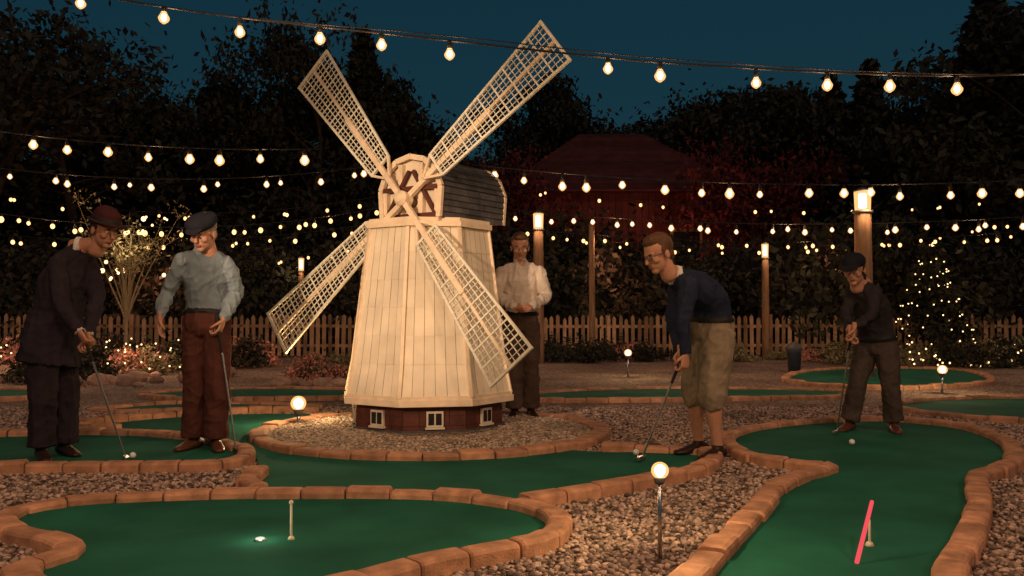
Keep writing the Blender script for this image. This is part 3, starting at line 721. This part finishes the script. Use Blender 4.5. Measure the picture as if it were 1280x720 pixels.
def head(parent,c,fwd,up,skin,hair,s=1.0,hat=None,hatmat=None,glasses=False,longhair=False):
    r,f,u=frame(fwd,up); R=Matrix((r,f,u)).transposed()
    m=MB(); L=lambda x,y,z:V(c)+R@(V((x,y,z))*s)
    E=lambda p,rad,mat,nu=20,nv=14: m.ell(L(*p),[a*s for a in rad],mat,R,nu,nv)
    E((0,-.008,.035),(.074,.094,.085),skin,28,20); E((0,.022,-.04),(.058,.062,.070),skin); E((0,.062,-.088),(.026,.024,.022),skin)
    E((0,.052,-.052),(.040,.036,.034),skin)
    E((0,.078,.020),(.052,.014,.012),skin); 
    for sx in(-1,1):
        E((sx*.040,.062,-.022),(.022,.024,.022),skin); E((sx*.076,-.008,-.008),(.010,.020,.032),skin,12,10)
        E((sx*.030,.082,.004),(.0135,.008,.0065),M['sclera'],12,8); E((sx*.030,.087,.004),(.0065,.006,.0065),M['eye'],12,8); E((sx*.031,.088,.024),(.019,.006,.0045),hair,12,8)
    m.loft([L(0,.082,.016),L(0,.098,-.008),L(0,.108,-.026)],[.008*s,.010*s,.014*s],skin,side=r,n=12,sub=4)
    E((0,.092,-.054),(.023,.007,.0045),M['lips'],14,8); E((0,.089,-.064),(.019,.007,.005),M['lips'],14,8)
    E((0,-.030,.052),(.081,.090,.086),hair,28,20); E((0,.0,.090),(.067,.080,.048),hair,24,16); E((0,-.055,-.015),(.066,.050,.060),hair)
    for sx in(-1,1): E((sx*.070,-.004,.026),(.012,.026,.032),hair)
    if longhair: E((0,-.062,-.06),(.070,.045,.085),hair)
    m.loft([L(0,-.018,-.05),L(0,-.03,-.15)],[.052*s,.056*s],skin,side=r,n=16,sub=4)
    remesh(m,'head',.0048*s,parent,2)
    if glasses:
        g=MB()
        for sx in(-1,1):
            q=[L(sx*.031+.023*math.cos(a),.100,.004+.018*math.sin(a)) for a in np.linspace(0,6.283,15)]; g.loft(q,[.0022]*15,M['black'],n=6,cap=0)
            g.loft([L(sx*.053,.100,.010),L(sx*.080,.0,.006)],[.002]*2,M['black'],n=6,cap=0)
        g.loft([L(-.009,.102,.008),L(.009,.102,.008)],[.002]*2,M['black'],n=6,cap=0); g.obj('glasses',parent)
    if hat:
        h=MB()
        if hat=='flat':
            h.loft([L(0,-.004,.054),L(0,.0,.080),L(0,.006,.112),L(0,.008,.132)],[(.090*s,.110*s),(.102*s,.122*s),(.090*s,.110*s),(.04*s,.05*s)],hatmat,side=r,n=28,sub=4,cap=.2)
            h.loft([L(0,.075,.058),L(0,.118,.050),L(0,.150,.040)],[(.062*s,.007*s),(.060*s,.006*s),(.034*s,.005*s)],hatmat,side=r,n=20,sub=4,cap=.6)
        elif hat=='fedora':
            h.loft([L(0,0,.052),L(0,0,.092),L(0,.002,.130),L(0,.004,.148)],[(.088*s,.107*s),(.086*s,.102*s),(.074*s,.090*s),(.048*s,.068*s)],hatmat,side=r,n=28,sub=4,cap=.25)
            h.loft([L(0,.008,.052),L(0,.008,.060)],[(.112*s,.148*s),(.116*s,.152*s)],hatmat,side=r,n=36,sub=2,cap=.04)
            h.loft([L(0,0,.066),L(0,0,.084)],[(.0915*s,.111*s),(.0895*s,.1085*s)],M['black'],side=r,n=28,sub=2,cap=.03)
        elif hat=='visor':
            h.loft([L(0,-.004,.050),L(0,0,.087),L(0,.0,.124),L(0,0,.138)],[(.090*s,.108*s),(.090*s,.106*s),(.064*s,.078*s),(.03*s,.03*s)],hatmat,side=r,n=28,sub=4,cap=.2)
            h.loft([L(0,.07,.056),L(0,.125,.048),L(0,.175,.032)],[(.076*s,.006*s),(.076*s,.006*s),(.045*s,.005*s)],hatmat,side=r,n=20,sub=4,cap=.5)
        remesh(h,'hat',.005,parent,2)
def hand(parent,wrist,d,n,skin,thumb_side=1,curl=.5,s=1.0):
    d=V(d).normalized(); n=V(n); n=(n-d*n.dot(d)).normalized(); sd=d.cross(n)*thumb_side
    m=MB(); w=V(wrist)
    m.loft([w-d*.03*s,w+d*.01*s,w+d*.045*s,w+d*.085*s],[(.026*s,.020*s),(.028*s,.018*s),(.040*s,.016*s),(.041*s,.013*s)],skin,side=sd,n=16,sub=4,cap=.5)
    for k,(off,ln) in enumerate(((.030,.92),(.010,1.0),(-.010,.95),(-.029,.78))):
        p=w+d*(.082-.004*abs(k-1))*s+sd*off*s; dirn=d.copy(); pts=[p-d*.015*s,p]; ang=0
        for j,seg in enumerate((.043,.027,.022)):
            ang+=curl*(.9+.25*j+.08*k)*(1.0 if j else .8)
            dirn=(d*math.cos(ang)+n*math.sin(ang)+sd*off*.8*(1-curl)).normalized(); p=p+dirn*seg*ln*s; pts.append(p)
        m.loft(pts,[.0095*s,.0095*s,.009*s,.008*s,.0068*s],skin,side=sd,n=10,sub=3,cap=.9)
    p=w+d*.022*s+sd*.026*s; t1=p+(d*.6+sd*.7+n*.35).normalized()*.038*s; t2=t1+(d*.75+sd*(.35-.5*curl)+n*(.3+.6*curl)).normalized()*.032*s; t3=t2+(d*.7+sd*(.1-.6*curl)+n*(.4+.7*curl)).normalized()*.024*s
    m.loft([p-sd*.012*s,p,t1,t2,t3],[.013*s,.014*s,.011*s,.0098*s,.0075*s],skin,side=n,n=10,sub=3,cap=.9)
    remesh(m,'hand',.0042,parent,1)
def person(name,J,St):
    e=empty(name); m=MB(); g=lambda k:V(J[k])
    top=St['top'];slv=St.get('sleeve',top);tr=St['trouser'];sk=St['skin'];sh=St['shoe']; b=St.get('bulk',1.0)
    hc=(g('hipL')+g('hipR'))/2; scn=(g('shL')+g('shR'))/2; nb=g('neck')
    hs=(g('hipR')-g('hipL')).normalized(); ss=(g('shR')-g('shL')).normalized()
    bow=V(J['bow']) if 'bow' in J else V((0,0,0))
    pt=lambda t:hc.lerp(scn,t)+bow*math.sin(math.pi*min(1,t))
    sd=[hs,hs,hs.lerp(ss,.3),hs.lerp(ss,.7),ss,ss,ss]
    hw=(g('shR')-g('shL')).length/2
    m.loft([pt(.10),pt(.30),pt(.52),pt(.75),pt(.93),pt(1.0).lerp(nb,.40),nb],[(.158*b,.122*b),(.150*b,.118*b),(.160*b,.122*b),(.174*b,.122*b),(max(.145,hw*.88),.098*b),(hw*.60,.078),(.064,.062)],top,side=sd,n=36,sub=6,cap=.3)
    if St.get('jacket'):
        m.loft([pt(.35),pt(0),pt(-.22)],[(.170*b,.134*b),(.184*b,.149*b),(.190*b,.158*b)],top,side=hs,n=36,sub=6,cap=.05)
    else:
        m.loft([pt(.15),pt(.09)],[(.170*b,.134*b),(.172*b,.136*b)],M['black'],side=hs,n=36,sub=3,cap=.05)
    dn=(((g('kneeL')+g('kneeR'))/2-hc).normalized())
    m.loft([pt(.10),hc,hc+dn*.07],[(.160*b,.124*b),(.172*b,.130*b),(.155*b,.118*b)],tr,side=hs,n=36,sub=5,cap=.5)
    down=(hc-scn).normalized()
    for sfx in 'LR':
        H,K,A_=g('hip'+sfx),g('knee'+sfx),g('ank'+sfx)
        H2=H+(K-H)*.05
        if St.get('plus4'):
            kb=K.lerp(A_,.22)
            m.loft([H2,H2.lerp(K,.45),K-(K-H2).normalized()*.05,K.lerp(kb,.7),kb],[.108,.112,.100,.086,.066],tr,side=hs,n=20,sub=7,cap=.2)
            m.loft([K,K.lerp(A_,.3),K.lerp(A_,.6),A_],[.052,.058,.046,.036],St['sock'],side=hs,n=16,sub=7,cap=.3)
        else:
            wdt=St.get('leg',1.0); mid=H2.lerp(K,.5)
            cuff=K.lerp(A_,.97)
            m.loft([H2,mid,K,K.lerp(A_,.5),cuff],[.100,.090*wdt**.5,.078*wdt,.074*wdt,.078*wdt],tr,side=hs,n=20,sub=8,cap=.06)
            m.loft([K.lerp(A_,.8),A_],[.04,.038],St.get('sock',M['black']),side=hs,n=12,sub=3,cap=.3)
        fd=V(J['foot'+sfx]).normalized(); fs_=V((fd.y,-fd.x,0)); an=V((A_.x,A_.y,0)); z=V((0,0,1))
        m.loft([an-fd*.065+z*.062,an-fd*.02+z*.068,an+fd*.06+z*.058,an+fd*.13+z*.045,an+fd*.185+z*.040],[(.034,.036),(.038,.042),(.041,.036),(.045,.026),(.032,.020)],sh,side=fs_,n=16,sub=5,cap=.6)
        m.loft([an+z*.07,an+z*.11],[.042,.040],sh,side=fs_,n=14,sub=3,cap=.3)
        S_,E_,W_=g('sh'+sfx)+down*St.get('drop',.03),g('el'+sfx),g('wr'+sfx)
        ar=St.get('arm',1.0)
        m.loft([nb+down*.05,nb.lerp(S_,.5)+down*.012,S_+(scn-S_)*.05],[.050,.056,.060],top,side=ss,n=20,sub=5,cap=.4)
        root=S_.lerp(scn,.12)
        m.loft([root,S_+(S_-scn)*.02,S_.lerp(E_,.35),S_.lerp(E_,.7),E_,E_.lerp(W_,.45),W_],[.060,.061,.057*ar,.051*ar,.047*ar,.044*ar,.035*ar],slv,side=ss,n=20,sub=6,cap=.5)
        dd=(W_-E_).normalized()
        if St.get('cuff'): m.loft([W_-dd*.004,W_+dd*.016],[.034,.034],St['cuff'],side=ss,n=16,sub=3,cap=.05)
        m.loft([W_-dd*.04,W_+dd*.015],[.028,.026],sk,side=ss,n=12,sub=4,cap=.4)
        hd=J.get('hd'+sfx,tuple(dd)); hn=J.get('hn'+sfx)
        hand(e,W_+dd*.012,hd,hn,sk,J.get('ht'+sfx,1),J.get('curl'+sfx,.5),.98)
    hcent=g('head'); 
    r,f,u=frame(J['face'],J['hup'])
    cb=hcent-u*.10-f*.02
    m.loft([nb-(cb-nb).normalized()*.05,nb.lerp(cb,.5),cb],[.058,.053,.050],sk,side=ss,n=16,sub=6,cap=.3)
    if St.get('collar'):
        nd=(cb-nb).normalized(); m.loft([nb-nd*.004,nb+nd*.024],[(.073,.071),(.062,.061)],St['collar'],side=ss,n=28,sub=4,cap=.05)
    cl=[top,slv,tr]
    remesh(m,'body',.0080,e,2,St.get('fold',.018),cl,.03)
    head(e,hcent,J['face'],J['hup'],sk,St['hair'],St.get('hscale',1),St.get('hat'),St.get('hatmat'),St.get('glasses'),St.get('long'))
    return e
def club(a,b,headdir):
    m=MB(); a=V(a);b=V(b); t=(b-a).normalized(); hd=V(headdir).normalized()
    m.loft([a-t*.05,a+t*.22],[.0125,.010],M['black'],n=10,cap=.5); m.loft([a+t*.2,b],[.0080,.0068],M['metal'],n=8,cap=.2)
    sd=V((-hd.y,hd.x,0)); R=Matrix((hd,sd,V((0,0,1)))).transposed()
    m.box(V((b.x,b.y,.030+.016))+hd*.03,(.115,.03,.028),M['metal'],R,bev=.005)
    m.obj('golf_putter',smooth=False)
c_suit=cloth('suit_dark',(.026,.020,.028)); c_suit2=cloth('trouser_dark',(.024,.017,.023)); c_hat1=cloth('felt_hat',(.05,.015,.016))
c_shirt=cloth('blue_grey_shirt',(.23,.285,.32)); c_vest=cloth('grey_vest',(.14,.17,.19)); c_mar=cloth('maroon_trouser',(.095,.034,.026)); c_cap=cloth('black_cap',(.015,.016,.022))
c_white=cloth('cream_shirt',(.64,.55,.46)); c_br=cloth('brown_trouser',(.080,.052,.040)); c_navy=cloth('navy_sweater',(.018,.023,.046)); c_kh=cloth('khaki_breeches',(.25,.195,.135))
c_blk=cloth('black_top',(.030,.025,.029)); c_wtr=cloth('dark_trouser',(.070,.052,.045)); c_col=cloth('white_collar',(.7,.65,.58)); shoe=nmat('shoe_leather',(.03,.014,.010),.4,.1,20,.1); shoeb=nmat('shoe_brown',(.10,.035,.02),.4,.1,20,.1)
def FZ(p,z=.11): q=V(p); q.z=z; return q
# man 1
d=6.05; q=lambda x,y_,o=0: P(x,y_,d+o)
J=dict(hipL=q(76,432,.07),hipR=q(52,430,-.09),shL=q(113,325,.10),shR=q(74,323,-.15),neck=q(100,308,-.04),head=q(130,288,-.08),elL=q(121,374,.0),wrL=q(110,416,-.20),elR=q(78,382,-.24),wrR=q(98,412,-.27),
 kneeL=q(82,500,.08),kneeR=q(54,502,-.12),ankL=FZ(q(80,560,.10)),ankR=FZ(q(52,566,-.12)),footL=(.8,-.6,0),footR=(.6,-.8,0),face=(.80,-.46,-.30),hup=(.25,-.1,1),bow=(-.03,.02,0),
 hdL=(.15,.0,-1),hnL=(-.6,-.7,0),hdR=(.5,0,-.9),hnR=(.6,.6,.2),curlL=.85,curlR=.85,htL=1,htR=-1)
person('man',J,dict(top=c_suit,trouser=c_suit2,skin=M['skin2'],shoe=shoe,hair=M['hair'],hat='fedora',hatmat=c_hat1,jacket=True,bulk=1.12,leg=1.15,arm=1.12,cuff=c_col,collar=c_col,hscale=1.02))
club(q(102,412,-.27),FZ(q(157,566,-.15),.05),(.5,-.85,0))
# man 2 (weight on one leg, head bowed)
d=6.4
J=dict(hipL=q(270,402),hipR=q(246,401),shL=q(283,325,-.04),shR=q(229,321,-.08),neck=q(254,313,-.08),head=q(254,292,-.16),elL=q(295,366,.06),wrL=q(280,398,-.12),elR=q(209,364,.0),wrR=q(201,394,-.10),
 kneeL=q(272,480,-.08),kneeR=q(245,480,-.01),ankL=FZ(q(270,558,-.02)),ankR=FZ(q(243,555,.04)),footL=(.5,-1,0),footR=(-.35,-1,0),face=(-.20,-1,-.40),hup=(-.06,-.35,1),bow=(0,.05,0),
 hdL=(-.25,-.2,-1),hnL=(-.9,0,0),hdR=(-.05,-.1,-1),hnR=(.9,.2,0),curlL=.7,curlR=.3,htL=-1,htR=1)
person('man',J,dict(top=c_vest,sleeve=c_shirt,trouser=c_mar,skin=M['skin'],shoe=shoeb,hair=M['hairs'],hat='flat',hatmat=c_cap,leg=1.18,arm=1.12,collar=c_shirt,bulk=1.02,hscale=1.06))
club(q(272,402,-.16),FZ(q(295,566,-.18),.05),(.6,-.8,0))
# man 3
d=8.35
J=dict(hipL=q(662,400),hipR=q(641,400),shL=q(673,336,.02),shR=q(629,336),neck=q(651,328),head=q(650,309,-.03),elL=q(683,370,.0),wrL=q(664,384,-.24),elR=q(621,370,.0),wrR=q(645,385,-.26),
 kneeL=q(663,458,-.01),kneeR=q(643,458,-.01),ankL=FZ(q(664,516)),ankR=FZ(q(643,516)),footL=(.3,-1,0),footR=(-.2,-1,0),face=(.05,-1,-.25),hup=(0,-.1,1),
 hdL=(-.8,-.4,-.1),hnL=(0,.6,.6),hdR=(.8,-.4,-.1),hnR=(0,.6,.6),curlL=.6,curlR=.6,htL=1,htR=-1)
person('man',J,dict(top=c_white,trouser=c_br,skin=M['skin'],shoe=shoe,hair=M['hairg'],leg=1.1,arm=1.15,bulk=1.0,collar=c_white,hscale=1.06))
# man 4
d=6.1
J=dict(hipL=q(899,410,-.08),hipR=q(880,405,.09),shL=q(860,355,-.27),shR=q(846,348,.06),neck=q(843,343,-.16),head=q(823,318,-.23),elL=q(853,404,-.33),wrL=q(857,440,-.33),elR=q(842,402,-.06),wrR=q(851,436,-.24),
 kneeL=q(890,494,-.15),kneeR=q(868,490,.06),ankL=FZ(q(897,562,-.1)),ankR=FZ(q(873,556,.12)),footL=(-.75,-.65,0),footR=(-.9,-.4,0),face=(-.86,-.50,-.38),hup=(-.3,-.1,1),bow=(.075,.03,.03),
 hdL=(-.1,0,-1),hnL=(-.6,.7,0),hdR=(.1,-.05,-1),hnR=(.0,-1,0),curlL=.85,curlR=.85,htL=-1,htR=1)
person('man',J,dict(top=c_navy,trouser=c_kh,skin=M['skin'],shoe=shoe,hair=M['hairg'],plus4=True,sock=M['skin'],arm=1.08,bulk=1.04,collar=c_col,glasses=True,hscale=1.06,drop=.02))
club(q(855,440,-.30),FZ(q(803,568,-.2),.05),(-.5,-.85,0))
# woman
d=7.4
J=dict(hipL=q(1107,432,-.05),hipR=q(1085,430,.05),shL=q(1093,364,-.22),shR=q(1066,362,.0),neck=q(1077,354,-.13),head=q(1068,338,-.2),elL=q(1090,394,-.32),wrL=q(1069,408,-.42),elR=q(1057,392,-.16),wrR=q(1062,411,-.38),
 kneeL=q(1113,478,-.1),kneeR=q(1073,474,-.02),ankL=FZ(q(1117,532,-.05)),ankR=FZ(q(1062,522,.02)),footL=(-.2,-1,0),footR=(-.7,-.7,0),face=(-.55,-.78,-.24),hup=(-.2,-.2,1),bow=(.03,.02,.02),
 hdL=(-.1,-.1,-1),hnL=(-.8,.3,0),hdR=(.05,0,-1),hnR=(.8,-.3,0),curlL=.85,curlR=.85,htL=-1,htR=1)
person('woman',J,dict(top=c_blk,trouser=c_wtr,skin=M['skin'],shoe=shoeb,hair=M['hair'],hat='visor',hatmat=c_cap,leg=1.0,arm=.9,bulk=.95,long=True,hscale=1.04,drop=.015))
club(q(1066,404,-.40),FZ(q(1046,552,-.25),.05),(-.6,-.8,0))
# ---------------------------------------------------------------- floodlight added beside the camera, out of view, to brighten the windmill
fl=empty('fill_flood'); mb=MB(); fp=V((-3.2,.6,2.7)); tg=V((-.75,7.5,1.6)); fd=(tg-fp).normalized()
mb.loft([V((-3.2,.5,0)),V((-3.2,.5,2.65))],[.04,.035],M['dark'],n=10,cap=.1)
mb.loft([fp-fd*.22,fp-fd*.04],[.06,.10],M['dark'],n=16,cap=.1); mb.obj('pole_and_housing',fl)
l=bpy.data.lights.new('fill_flood_lamp','SPOT'); l.energy=1600; l.color=(1,.69,.45); l.spot_size=math.radians(27); l.spot_blend=.7; l.shadow_soft_size=.12
o=bpy.data.objects.new('fill_flood_lamp',l); COL.objects.link(o); o.location=fp; o.rotation_euler=fd.to_track_quat('-Z','Y').to_euler(); o.parent=fl
for x,y_,z,en in((-9,21.5,2.2,60),(-3,22,2.2,40),(2.5,22,2.2,40),(8,21.5,2.2,30),(3.9,27.5,3.6,90)): point('unseen_fill',(x,y_,z),en,(1,.34,.18),.15)  # unseen warm points added to lift the dark trees and barn; no fixtures
